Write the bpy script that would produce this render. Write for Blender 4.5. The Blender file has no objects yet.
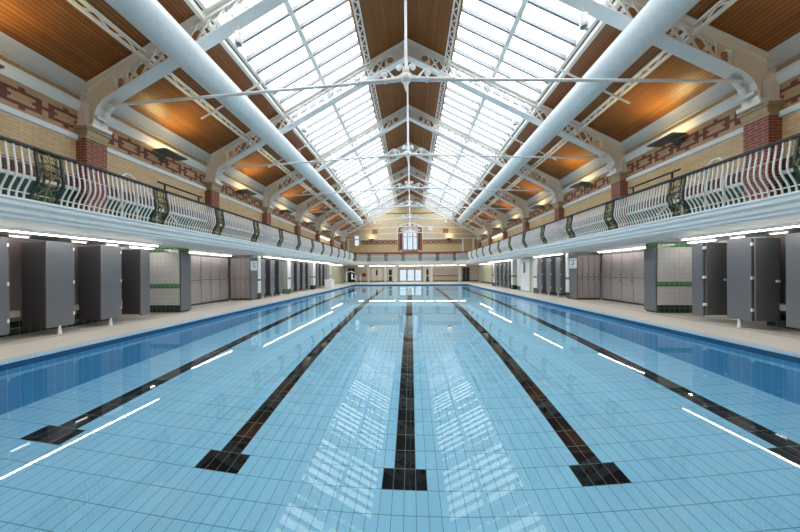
import bpy, bmesh, math, random
from mathutils import Vector, Matrix
random.seed(7)
S = bpy.context.scene
COL = S.collection
PI = math.pi

# ------------------------------------------------------------------ materials
def newmat(name):
    m = bpy.data.materials.new(name); m.use_nodes = True
    nt = m.node_tree; b = nt.nodes['Principled BSDF']
    return m, nt, b

def mat(name, col, rough=0.5, metal=0.0, noise=0.0, nscale=6.0, bump=0.0, spec=0.5):
    m, nt, b = newmat(name)
    b.inputs['Base Color'].default_value = (*col, 1); b.inputs['Roughness'].default_value = rough
    b.inputs['Metallic'].default_value = metal; b.inputs['Specular IOR Level'].default_value = spec
    if noise or bump:
        tc = nt.nodes.new('ShaderNodeTexCoord'); n = nt.nodes.new('ShaderNodeTexNoise')
        n.inputs['Scale'].default_value = nscale; n.inputs['Detail'].default_value = 4
        nt.links.new(tc.outputs['Object'], n.inputs['Vector'])
        if noise:
            r = nt.nodes.new('ShaderNodeValToRGB')
            r.color_ramp.elements[0].position = .3; r.color_ramp.elements[1].position = .7
            r.color_ramp.elements[0].color = (*[c*(1-noise) for c in col], 1)
            r.color_ramp.elements[1].color = (*[min(1, c*(1+noise)) for c in col], 1)
            nt.links.new(n.outputs['Fac'], r.inputs['Fac']); nt.links.new(r.outputs['Color'], b.inputs['Base Color'])
        if bump:
            bp = nt.nodes.new('ShaderNodeBump'); bp.inputs['Strength'].default_value = bump
            nt.links.new(n.outputs['Fac'], bp.inputs['Height']); nt.links.new(bp.outputs['Normal'], b.inputs['Normal'])
    return m

def brickmat(name, c1, c2, mortar, w, h, ms, axes='yz', off=(0, 0), stagger=0.5, rough=0.6, bump=0.15, noise=0.0, slope=False, spec=0.5):
    """bricks, tiles or boards laid out in metres on the object's own coordinates"""
    m, nt, b = newmat(name); N = nt.nodes; L = nt.links
    tc = N.new('ShaderNodeTexCoord'); sp = N.new('ShaderNodeSeparateXYZ'); cb = N.new('ShaderNodeCombineXYZ')
    L.new(tc.outputs['Object'], sp.inputs[0])
    for i, a in enumerate(axes):
        ad = N.new('ShaderNodeMath'); ad.operation = 'ADD'; ad.inputs[1].default_value = -off[i] + 1000 * (w if i == 0 else h)
        L.new(sp.outputs['XYZ'.index(a.upper())], ad.inputs[0]); L.new(ad.outputs[0], cb.inputs[i])
    t = N.new('ShaderNodeTexBrick'); t.offset = stagger; t.squash = 1
    for k, v in (('Scale', 1), ('Brick Width', w), ('Row Height', h), ('Mortar Size', ms), ('Mortar Smooth', .1), ('Bias', 0)):
        t.inputs[k].default_value = v
    t.inputs['Color1'].default_value = (*c1, 1); t.inputs['Color2'].default_value = (*c2, 1); t.inputs['Mortar'].default_value = (*mortar, 1)
    L.new(cb.outputs[0], t.inputs['Vector'])
    out = t.outputs['Color']
    if noise:
        n = N.new('ShaderNodeTexNoise'); n.inputs['Scale'].default_value = 2.2; n.inputs['Detail'].default_value = 6
        L.new(tc.outputs['Object'], n.inputs['Vector'])
        mr = N.new('ShaderNodeMapRange'); mr.inputs['To Min'].default_value = 1-noise; mr.inputs['To Max'].default_value = 1+noise
        L.new(n.outputs['Fac'], mr.inputs['Value'])
        mx = N.new('ShaderNodeVectorMath'); mx.operation = 'SCALE'
        L.new(out, mx.inputs[0]); L.new(mr.outputs[0], mx.inputs['Scale']); out = mx.outputs[0]
    L.new(out, b.inputs['Base Color'])
    b.inputs['Roughness'].default_value = rough; b.inputs['Specular IOR Level'].default_value = spec
    if bump:
        bp = N.new('ShaderNodeBump'); bp.inputs['Strength'].default_value = bump; bp.inputs['Distance'].default_value = .01; bp.invert = True
        L.new(t.outputs['Fac'], bp.inputs['Height']); L.new(bp.outputs['Normal'], b.inputs['Normal'])
    return m

def emit(name, col, st):
    m, nt, b = newmat(name)
    b.inputs['Base Color'].default_value = (*col, 1)
    b.inputs['Emission Color'].default_value = (*col, 1); b.inputs['Emission Strength'].default_value = st
    return m

def glass(name, tint=(.93, .96, .97), gl=.06):
    m, nt, b = newmat(name); N = nt.nodes; L = nt.links
    N.remove(b); o = N['Material Output']
    t = N.new('ShaderNodeBsdfTransparent'); t.inputs[0].default_value = (*tint, 1)
    g = N.new('ShaderNodeBsdfGlossy'); g.inputs['Roughness'].default_value = .05
    x = N.new('ShaderNodeMixShader'); x.inputs[0].default_value = gl
    L.new(t.outputs[0], x.inputs[1]); L.new(g.outputs[0], x.inputs[2]); L.new(x.outputs[0], o.inputs[0])
    return m

WHITE = mat('white_paint', (.84, .86, .86), .38, noise=.03, nscale=3)
CREAM = mat('cream_white_paint', (.82, .81, .77), .4, noise=.04, nscale=3)
DUCT = mat('pale_blue_duct_metal', (.74, .81, .84), .45, noise=.04, nscale=8)
CORN = mat('pale_blue_white_plaster', (.82, .88, .90), .42, noise=.02)
SOFF = mat('soffit_plaster', (.72, .71, .69), .55)
BLACK = mat('black_metal', (.012, .016, .016), .35)
GREENM = mat('dark_green_metal', (.012, .035, .028), .4)
GOLD = mat('old_gold_paint', (.30, .27, .12), .38, metal=.25, noise=.25, nscale=30)
PANEL = mat('slate_grey_laminate', (.160, .166, .182), .35)
PANELI = mat('dark_laminate', (.155, .148, .168), .4)
CHROME = mat('brushed_steel', (.75, .76, .77), .25, metal=.9)
WPLAS = mat('white_plastic', (.85, .85, .84), .4)
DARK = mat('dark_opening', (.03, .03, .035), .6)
LOCK = mat('mauve_grey_locker', (.40, .36, .36), .4, noise=.05, nscale=4)
LOCKD = mat('locker_gap', (.06, .05, .05), .6)
BACKP = mat('cubicle_back_wall', (.24, .20, .195), .4)
BENCH = mat('bench_top', (.55, .52, .46), .5)
SIGN = mat('sign_white', (.82, .84, .86), .4)
INK = mat('sign_ink', (.05, .08, .18), .5)
STRINGM = mat('stone_string', (.72, .70, .66), .5, noise=.05)
STONE = mat('buff_stone', (.40, .32, .18), .6, noise=.12, nscale=10, bump=.1)
COVE = mat('cove_plaster', (.62, .67, .70), .5)
FIXT = mat('dark_bronze_fixture', (.07, .09, .10), .35)
REDW = mat('red_equipment', (.45, .03, .03), .4)
RED_D = mat('dark_red_paint', (.16, .035, .03), .5)
CHAN = mat('drain_channel', (.16, .13, .10), .6)
BROWNL = mat('brown_edge_strip', (.30, .19, .12), .5)
LEDW = emit('led_white', (1, .94, .86), 24)
LEDC = emit('cubicle_led', (1, .92, .82), 6)
LEDWARM = emit('warm_lamp', (1, .70, .32), 8)
TUBEW = emit('tube_lamp', (1, .9, .75), 5)
GLASS = glass('window_glass', (.36, .38, .40))
FRAMEG = mat('grey_window_frame', (.38, .38, .37), .5)
SKYG = glass('skylight_glass', (.96, .97, .98), .04)
WOODR = mat('reveal_wood', (.36, .20, .08), .5, noise=.15, nscale=5)

BUFF1, BUFF2 = (.72, .52, .29), (.62, .43, .22)
def buff(ax): return brickmat('buff_brick_'+ax, BUFF1, BUFF2, (.44, .36, .22), .225, .075, .009, ax, noise=.16)
BUFF_YZ, BUFF_XZ = buff('yz'), buff('xz')
PALE_XZ = brickmat('pale_buff_brick_xz', (.72, .58, .38), (.66, .52, .32), (.60, .50, .36), .225, .075, .006, 'xz', noise=.1)
PINK_YZ = brickmat('pinkish_buff_brick_yz', (.52, .33, .19), (.44, .28, .15), (.45, .36, .26), .225, .075, .006, 'yz', noise=.12)
PINK_XZ = brickmat('pinkish_buff_brick_xz', (.52, .33, .19), (.44, .28, .15), (.45, .36, .26), .225, .075, .006, 'xz', noise=.12)
RED_YZ = brickmat('red_brick_yz', (.27, .06, .035), (.20, .04, .03), (.42, .30, .22), .225, .075, .008, 'yz', noise=.15)
RED_XZ = brickmat('red_brick_xz', (.27, .06, .035), (.20, .04, .03), (.42, .30, .22), .225, .075, .008, 'xz', noise=.15)
BROWN_YZ = brickmat('brown_brick_yz', (.11, .045, .03), (.08, .03, .022), (.16, .11, .08), .225, .075, .008, 'yz', noise=.15)
REDF = mat('fret_red_brick', (.17, .045, .028), .6, noise=.2, nscale=12)
WOOD = brickmat('varnished_boards', (.33, .120, .027), (.25, .087, .018), (.05, .018, .005), 40., .092, .007, 'yx', stagger=0, rough=.32, bump=.5, noise=.22)
DECK = brickmat('beige_deck_tile', (.64, .58, .50), (.62, .565, .485), (.58, .525, .45), .3, .3, .003, 'xy', stagger=0, rough=.45, bump=.03, noise=.06)
PF = brickmat('light_blue_pool_tile', (.42, .79, .97), (.40, .77, .95), (.14, .38, .48), .1425, .27, .004, 'xy', (0, 3.03), 0, .4, .05, noise=.03, spec=.1)
PFB = brickmat('black_lane_tile', (.012, .014, .018), (.009, .010, .014), (.42, .46, .34), .1425, .27, .0024, 'xy', (0, 3.03), 0, .5, .05, spec=.05)
PWY = brickmat('blue_pool_wall_tile_yz', (.11, .42, .70), (.10, .39, .66), (.35, .60, .72), .1225, .245, .003, 'yz', (0, -.2), 0, .25, .05, spec=.1)
PWX = brickmat('blue_pool_wall_tile_xz', (.11, .42, .70), (.10, .39, .66), (.35, .60, .72), .1225, .245, .003, 'xz', (0, -.2), 0, .25, .05, spec=.1)
NAVY = mat('navy_band_tile', (.012, .075, .19), .2)
COPE = brickmat('light_blue_coping_tile', (.46, .66, .78), (.43, .63, .75), (.6, .72, .78), .245, .245, .005, 'xy', (0, 0), 0, .35, .05)
WT = dict(w=.15, h=.15, ms=.004, stagger=0, rough=.15, bump=.1)
def tile(nm, c, mo, ax, **k):
    a = dict(WT); a.update(k); return brickmat(nm+'_'+ax, c, tuple(v*.95 for v in c), mo, a['w'], a['h'], a['ms'], ax, (0, 0), a['stagger'], a['rough'], a['bump'])
WTX, WTY = tile('white_tile', (.86, .85, .84), (.62, .62, .6), 'xz'), tile('white_tile', (.86, .85, .84), (.62, .62, .6), 'yz')
GTX, GTY = tile('green_tile', (.09, .30, .12), (.6, .66, .58), 'xz'), tile('green_tile', (.09, .30, .12), (.6, .66, .58), 'yz')
DTX, DTY = tile('dark_green_tile', (.010, .035, .022), (.25, .32, .27), 'xz', ms=.003), tile('dark_green_tile', (.010, .035, .022), (.25, .32, .27), 'yz', ms=.003)
DGY = tile('bottle_green_dado_tile', (.012, .075, .05), (.02, .10, .07), 'yz')
CTX = tile('cream_tile', (.60, .64, .42), (.5, .5, .42), 'yz')

# water: real refraction over the tiled basin
def watermat():
    m, nt, b = newmat('pool_water'); N = nt.nodes; L = nt.links
    b.inputs['Base Color'].default_value = (.93, .99, 1, 1); b.inputs['Roughness'].default_value = 0
    b.inputs['IOR'].default_value = 1.333; b.inputs['Transmission Weight'].default_value = 1
    tc = N.new('ShaderNodeTexCoord'); n = N.new('ShaderNodeTexNoise'); n.inputs['Scale'].default_value = 1.3; n.inputs['Detail'].default_value = 1
    L.new(tc.outputs['Object'], n.inputs['Vector'])
    bp = N.new('ShaderNodeBump'); bp.inputs['Strength'].default_value = .0025; bp.inputs['Distance'].default_value = .05
    L.new(n.outputs['Fac'], bp.inputs['Height']); L.new(bp.outputs['Normal'], b.inputs['Normal'])
    return m
WATER = watermat()

# ------------------------------------------------------------------ mesh helpers
class MB:
    def __init__(s): s.v = []; s.f = []; s.m = []; s.sm = []
    def add(s, vs, fs, mi=0, smooth=False):
        o = len(s.v); s.v += [tuple(v) for v in vs]
        for f in fs: s.f.append([i+o for i in f]); s.m.append(mi); s.sm.append(smooth)
    def box(s, x0, x1, y0, y1, z0, z1, mi=0):
        vs = [(x, y, z) for z in (z0, z1) for y in (y0, y1) for x in (x0, x1)]
        s.add(vs, [(0, 2, 3, 1), (4, 5, 7, 6), (0, 1, 5, 4), (2, 6, 7, 3), (0, 4, 6, 2), (1, 3, 7, 5)], mi); return s
    def quad(s, a, b, c, d, mi=0): s.add([a, b, c, d], [(0, 1, 2, 3)], mi); return s
    def prism(s, pts, axis, a, b, mi=0):
        """polygon pts (2-D) pushed along axis from a to b"""
        def P(p, t): return {'y': (p[0], t, p[1]), 'x': (t, p[0], p[1]), 'z': (p[0], p[1], t)}[axis]
        n = len(pts); vs = [P(p, a) for p in pts] + [P(p, b) for p in pts]
        fs = [list(range(n))[::-1], list(range(n, 2*n))] + [(i, (i+1) % n, n+(i+1) % n, n+i) for i in range(n)]
        s.add(vs, fs, mi); return s
    def bar(s, p, q, w, h, up=(0, 0, 1), mi=0):
        p, q = Vector(p), Vector(q); d = (q-p).normalized(); u = Vector(up); r = d.cross(u)
        if r.length < 1e-4: r = d.cross(Vector((1, 0, 0)))
        r.normalize(); u = r.cross(d).normalized()
        vs = [e + r*a*w/2 + u*b*h/2 for e in (p, q) for a, b in ((-1, -1), (1, -1), (1, 1), (-1, 1))]
        s.add(vs, [(3, 2, 1, 0), (4, 5, 6, 7), (0, 1, 5, 4), (1, 2, 6, 5), (2, 3, 7, 6), (3, 0, 4, 7)], mi); return s
    def tube(s, path, r, n=8, mi=0, closed=False, cap=True):
        P = [Vector(p) for p in path]; rs = r if isinstance(r, (list, tuple)) else [r]*len(P)
        rings = []; ref = None
        for i, p in enumerate(P):
            a = P[i-1] if (i > 0 or closed) else p; b = P[(i+1) % len(P)] if (i < len(P)-1 or closed) else p
            t = (b-a).normalized()
            if ref is None:
                ref = Vector((0, 0, 1)) if abs(t.z) < .9 else Vector((1, 0, 0))
            x = t.cross(ref)
            if x.length < 1e-4: x = t.cross(Vector((0, 1, 0)))
            x.normalize(); y = x.cross(t).normalized(); ref = y
            rings.append([p + (x*math.cos(2*PI*k/n) + y*math.sin(2*PI*k/n))*rs[i] for k in range(n)])
        vs = [v for R in rings for v in R]; m = len(P); fs = []
        for i in range(m if closed else m-1):
            j = (i+1) % m
            for k in range(n): fs.append((i*n+k, i*n+(k+1) % n, j*n+(k+1) % n, j*n+k))
        s.add(vs, fs, mi, True)
        if cap and not closed:
            s.add(rings[0], [list(range(n))[::-1]], mi); s.add(rings[-1], [list(range(n))], mi)
        return s
    def ball(s, c, r, n=8, mi=0, sz=1):
        vs = []; fs = []
        for i in range(n+1):
            for k in range(n*2): vs.append((c[0]+r*math.sin(PI*i/n)*math.cos(PI*k/n), c[1]+r*math.sin(PI*i/n)*math.sin(PI*k/n), c[2]+sz*r*math.cos(PI*i/n)))
        for i in range(n):
            for k in range(n*2): fs.append((i*n*2+k, i*n*2+(k+1) % (n*2), (i+1)*n*2+(k+1) % (n*2), (i+1)*n*2+k))
        s.add(vs, fs, mi, True); return s
    def build(s, name, mats, parent=None, loc=None, bevel=0):
        me = bpy.data.meshes.new(name); me.from_pydata(s.v, [], s.f)
        for m in (mats if isinstance(mats, (list, tuple)) else [mats]): me.materials.append(m)
        me.polygons.foreach_set('material_index', s.m); me.polygons.foreach_set('use_smooth', s.sm)
        me.update()
        bm = bmesh.new(); bm.from_mesh(me); bmesh.ops.recalc_face_normals(bm, faces=bm.faces); bm.to_mesh(me); bm.free()
        o = bpy.data.objects.new(name, me); COL.objects.link(o)
        if parent: o.parent = parent
        if loc: o.location = loc
        if bevel:
            md = o.modifiers.new('bevel', 'BEVEL'); md.width = bevel; md.segments = 2; md.limit_method = 'ANGLE'
        return o

def tag(o, label=None, cat=None, group=None, kind=None):
    if label: o['label'] = label
    if cat: o['category'] = cat
    if group: o['group'] = group
    if kind: o['kind'] = kind
    return o
def thing(name, label, cat, loc=(0, 0, 0), rz=0, group=None):
    o = bpy.data.objects.new(name, None); COL.objects.link(o); o.location = loc; o.rotation_euler = (0, 0, rz)
    return tag(o, label, cat, group)
KIDS = {}
def children(o): return [c for c in bpy.data.objects if c.parent == o]
def snap(o):  # child table of a prototype
    return (o, [snap(c) for c in children(o)])
def dup(sn, label=None, loc=None, rz=None, scale=None, group=None, parent=None):
    c = sn[0].copy(); COL.objects.link(c)
    if parent: c.parent = parent
    if label: c['label'] = label
    if group: c['group'] = group
    if loc is not None: c.location = loc
    if rz is not None: c.rotation_euler = (0, 0, rz)
    if scale is not None: c.scale = scale
    for k in sn[1]: dup(k, parent=c)
    return c
def st(o, label, cat='wall'): return tag(o, label, cat, kind='structure')
ORD = 'first second third fourth fifth sixth seventh eighth ninth tenth eleventh twelfth thirteenth fourteenth fifteenth'.split()
SIDE = {-1: 'left', 1: 'right'}

# ------------------------------------------------------------------ dimensions
PX, PY0, PY1 = 6.0, .35, 26.2          # pool half width, near and far end
WX, WY0, WY1 = 9.0, -2.4, 33.0         # hall
WZ = -.13                              # water level
RZ = lambda x: 11.40 - .54*abs(x)      # underside of the roof boards
TR = [6.5 + 4.18*k for k in range(7)]  # roof trusses
GX, GY, GC = 6.7, 30.3, 1.4            # gallery edge and its cut corners
GZ = 2.62

# ------------------------------------------------------------------ pool
def pool():
    LX = [2.4225*k for k in (-2, -1, 0, 1, 2)]
    w = .1425; yT0, yT1 = 3.03, 3.30; yE0, yE1 = 23.82, 24.09
    def depth(y):
        return -2.24 if y < 9 else (-1.35 if y > 23 else -2.24 + (y-9)/14*.89)
    ys = [PY0, yT0, yT1, 9, 23, yE0, yE1, PY1]
    xs = sorted({-PX, PX, *[x+d*w for x in LX for d in (-2, -1, 1, 2)]})
    mb = MB()
    for j in range(len(ys)-1):
        for i in range(len(xs)-1):
            xm, ym = (xs[i]+xs[i+1])/2, (ys[j]+ys[j+1])/2
            d = min(abs(xm-x) for x in LX)
            blk = (d < w and yT0 < ym < yE1) or (d < 2*w and (yT0 < ym < yT1 or yE0 < ym < yE1))
            z0, z1 = depth(ys[j]), depth(ys[j+1])
            mb.quad((xs[i], ys[j], z0), (xs[i+1], ys[j], z0), (xs[i+1], ys[j+1], z1), (xs[i], ys[j+1], z1), 1 if blk else 0)
    o = mb.build('pool_floor', [PF, PFB])
    for p in o.data.polygons:
        if p.normal.z < 0: p.flip()
    st(o, 'light blue tiled pool floor with five black lane lines ending in crossbars', 'pool floor')
    mb = MB()
    t = .06
    for z0, z1, mi, e in ((-2.3, -.17, 0, 0), (-.17, -.045, 1, 0), (-.045, 0, 2, .0)):
        mb.box(-PX-t, -PX+e, PY0-t, PY1+t, z0, z1, mi)
        mb.box(PX-e, PX+t, PY0-t, PY1+t, z0, z1, mi)
        mi2 = 3 if mi == 0 else mi
        mb.box(-PX, PX, PY0-t, PY0+e, z0, z1, mi2)
        mb.box(-PX, PX, PY1-e, PY1+t, z0, z1, mi2)
    o = mb.build('pool_wall', [PWY, NAVY, COPE, PWX]); st(o, 'mid blue tiled pool sides with navy band at the waterline', 'pool wall')
    o = MB().quad((-PX+.001, PY0+.001, WZ), (PX-.001, PY0+.001, WZ), (PX-.001, PY1-.001, WZ), (-PX+.001, PY1-.001, WZ)).build('pool_water', WATER)
    tag(o, 'clear still water filling the swimming pool', 'water', kind='stuff')
    # coping strip round the pool, brown joint, then the deck
    mb = MB(); c = .085
    for a, b, mi, z in ((.06, c, 0, 0), (c, c+.03, 1, .001)):
        X0, X1 = PX+a, PX+b
        mb.box(-X1, -X0, PY0-b, PY1+b, -.1, z, mi); mb.box(X0, X1, PY0-b, PY1+b, -.1, z, mi)
        mb.box(-X0, X0, PY0-b, PY0-a, -.1, z, mi); mb.box(-X0, X0, PY1+a, PY1+b, -.1, z, mi)
    mb.build('trim_1', [COPE, BROWNL]); st(bpy.data.objects['trim_1'], 'light blue coping tiles with thin brown joint around the pool', 'coping')
    e = PX+c+.03
    mb = MB()
    for s in (-1, 1):
        a, b = sorted((s*e, s*WX))
        mb.box(a, b, WY0, WY1, -.3, 0)
        a, b = sorted((s*7.33, s*7.36)); mb.box(a, b, WY0, WY1, -.01, .002, 1)
    mb.box(-e, e, WY0, PY0-c-.03, -.3, 0); mb.box(-e, e, PY1+c+.03, WY1, -.3, 0)
    st(mb.build('floor', [DECK, CHAN]), 'beige tiled pool deck around the water', 'floor')
pool()

# ------------------------------------------------------------------ brick fret pattern (drawn as half-brick cells)
def fret(mb, plane, c, a0, a1, z0, z1, mi_bg, mi_red):
    """plane 'x': on x=c running along y; plane 'y': on y=c running along x"""
    rows = ["..............",
            ".....##.......",
            "############..",
            "##........##..",
            "###......#####",
            "##........##..",
            "############..",
            ".....##.......",
            ".............."]
    n = len(rows); dz = (z1-z0)/n; cw = .0525
    k = 0; a = a0
    while a < a1-1e-6:
        b = min(a+cw, a1)
        for r in range(n):
            ch = rows[r][k % len(rows[0])]
            mi = mi_red if ch == '#' else mi_bg
            za, zb = z1-(r+1)*dz, z1-r*dz
            if plane == 'x': mb.quad((c, a, za), (c, b, za), (c, b, zb), (c, a, zb), mi)
            else: mb.quad((a, c, za), (b, c, za), (b, c, zb), (a, c, zb), mi)
        a = b; k += 1

# ------------------------------------------------------------------ hall walls
def walls():
    for s in (-1, 1):
        mb = MB(); x = s*WX; T = s*.3
        def band(z0, z1, mi):
            a, b = sorted((x, x+T)); mb.box(a, b, WY0, WY1, z0, z1, mi)
        band(-.3, 2.62, 0); band(2.62, 3.58, 1); band(3.58, 3.64, 5); band(3.64, 3.98, 7); band(3.98, 4.93, 2)
        band(5.09, 5.76, 3)
        fret(mb, 'x', x-s*.004, 5.03-.735*10, WY1, 5.09, 5.76, 4, 6)
        band(4.93, 5.09, 5); band(5.76, 6.6, 2)
        o = mb.build('wall_'+SIDE[s], [WTY, DGY, BUFF_YZ, RED_YZ, PINK_YZ, STRINGM, REDF, BROWN_YZ])
        st(o, SIDE[s]+' hall wall of buff brick with red fret band over green dado')
        # mouldings
        mb = MB()
        P = lambda pts: [(s*a, b) for a, b in pts]
        mb.prism(P([(9.0, 4.94), (8.93, 4.96), (8.90, 5.06), (8.93, 5.09), (9.0, 5.09)]), 'y', WY0, WY1, 0)
        mb.prism(P([(9.0, 5.76), (8.97, 5.77), (8.95, 5.83), (8.92, 5.88), (8.91, 5.94), (8.88, 5.97), (8.88, 6.03), (9.0, 6.04)]), 'y', WY0, WY1, 0)
        mb.prism(P([(9.0, 6.20), (8.93, 6.21), (8.93, 6.25), (8.96, 6.27), (8.90, 6.50), (8.84, RZ(8.84)-.002), (9.0, RZ(9)-.002)]), 'y', WY0, WY1, 1)
        mb.prism(P([(9.0, 3.56), (8.95, 3.57), (8.95, 3.65), (9.0, 3.66)]), 'y', WY0, WY1, 0)
        o = mb.build('trim_%d' % (2 if s < 0 else 3), [CORN, COVE]); st(o, 'white moulded string courses and cove along the %s wall' % SIDE[s], 'moulding')
    # end walls
    for s, y, nm in ((1, WY1, 'far'), (-1, WY0, 'near')):
        a, b = sorted((y, y+s*.3))
        mb = MB()
        if nm == 'near':
            mb.prism([(-9.3, -.3), (9.3, -.3), (9.3, 6.4), (0, 11.5), (-9.3, 6.4)], 'y', a, b, 0)
            o = mb.build('wall_near', [BUFF_XZ]); st(o, 'buff brick end wall behind the near end of the pool'); continue
        # far wall with door opening, arched window and a small side window
        W = 1.05
        def seg(x0, x1, z0, z1, mi): mb.box(x0, x1, a, b, z0, z1, mi)
        seg(-9.3, -1.6, -.3, 2.6, 0); seg(1.6, 9.3, -.3, 2.6, 0); seg(-1.6, 1.6, 1.75, 2.6, 0); seg(-1.6, 1.6, -.3, 0, 0)
        seg(-9.3, 9.3, 2.6, 3.5, 6); seg(-9.3, -W, 3.5, 4.0, 2); seg(W, 9.3, 3.5, 4.0, 2); seg(-W, W, 3.5, 4.15, 2)
        for x0, x1 in ((-9.3, -7.55), (-6.9, -W), (W, 9.3)): seg(x0, x1, 4.0, 5.7, 1)
        seg(-7.55, -6.9, 4.0, 4.85, 1)
        seg(-W, W, 4.15, 4.25, 1)
        for x0, x1 in ((-9.3, -7.55), (-6.9, -W), (W, 9.3)): seg(x0, x1, 5.7, 6.3, 3)
        seg(-9.3, -W, 6.3, 6.4, 3); seg(W, 9.3, 6.3, 6.4, 3)
        # gable above 6.4 with an arched head cut out
        n = 12; arc = [(W*math.cos(t), 6.4+.65*math.sin(t)) for t in [PI*i/n for i in range(n+1)]]
        zt = 7.1
        for i in range(n):
            (xa, za), (xb, zb) = arc[i], arc[i+1]
            mb.prism([(xb, zb), (xa, za), (xa, zt), (xb, zt)], 'y', a, b, 3)
        mb.prism([(W, 6.4), (9.3, 6.4), (W+.0, RZ(W)+.05)], 'y', a, b, 3)
        mb.prism([(-W, 6.4), (-W, RZ(W)+.05), (-9.3, 6.4)], 'y', a, b, 3)
        mb.prism([(-W, zt), (W, zt), (W, RZ(W)+.05), (0, RZ(0)+.05), (-W, RZ(W)+.05)], 'y', a, b, 3)
        fret(mb, 'y', y-.004, -6.6, -1.75, 4.98, 5.66, 4, 5); fret(mb, 'y', y-.004, 1.75, 7.0, 4.98, 5.66, 4, 5)
        o = mb.build('wall_far', [CREAMW, BUFF_XZ, RED_XZ, PALE_XZ, PINK_XZ, REDF, GDX])
        st(o, 'far gable wall of buff brick with fret band and arched window')
        # white string course stepping over the arch, red line in the gable
        mb = MB(); y0, y1 = y-.09, y
        mb.box(-9, -1.75, y0, y1, 5.66, 5.80); mb.box(1.75, 9, y0, y1, 5.66, 5.80)
        mb.box(-1.75, -1.62, y0, y1, 5.66, 7.0); mb.box(1.62, 1.75, y0, y1, 5.66, 7.0)
        n = 16; R1, R0, H = 1.75, 1.60, .85
        for i in range(n):
            t0, t1 = PI*i/n, PI*(i+1)/n
            q = [(R*math.cos(t), 7.0+H*R/R1*math.sin(t)) for R, t in ((R0, t0), (R1, t0), (R1, t1), (R0, t1))]
            mb.prism(q, 'y', y0, y1, 0)
        mb.box(-3.7, 3.7, y-.04, y, 9.15, 9.24, 1)
        # red brick surround of the window
        mb.box(-1.62, -1.38, y-.03, y, 4.1, 7.0, 2); mb.box(1.38, 1.62, y-.03, y, 4.1, 7.0, 2)
        for i in range(n):
            t0, t1 = PI*i/n, PI*(i+1)/n
            q = [(R*math.cos(t), 7.0+hh*math.sin(t)) for R, t, hh in ((1.25, t0, .45), (1.60, t0, .78), (1.60, t1, .78), (1.25, t1, .45))]
            mb.prism(q, 'y', y-.03, y, 2)
        mb.box(6.9, 7.1, y-.15, y, 4.0, 5.66, 0); mb.box(8.3, 8.5, y-.15, y, 4.0, 5.66, 0); mb.box(-8.5, -8.3, y-.15, y, 4.0, 5.66, 0)
        o = mb.build('trim_4', [CREAM, RED_D, RED_XZ]); st(o, 'white string course stepping up around the arched window', 'moulding')
GDX = mat('grey_green_dado', (.22, .27, .25), .4, noise=.1)
CREAMW = mat('cream_painted_wall', (.66, .61, .52), .5, noise=.05)
walls()

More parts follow.
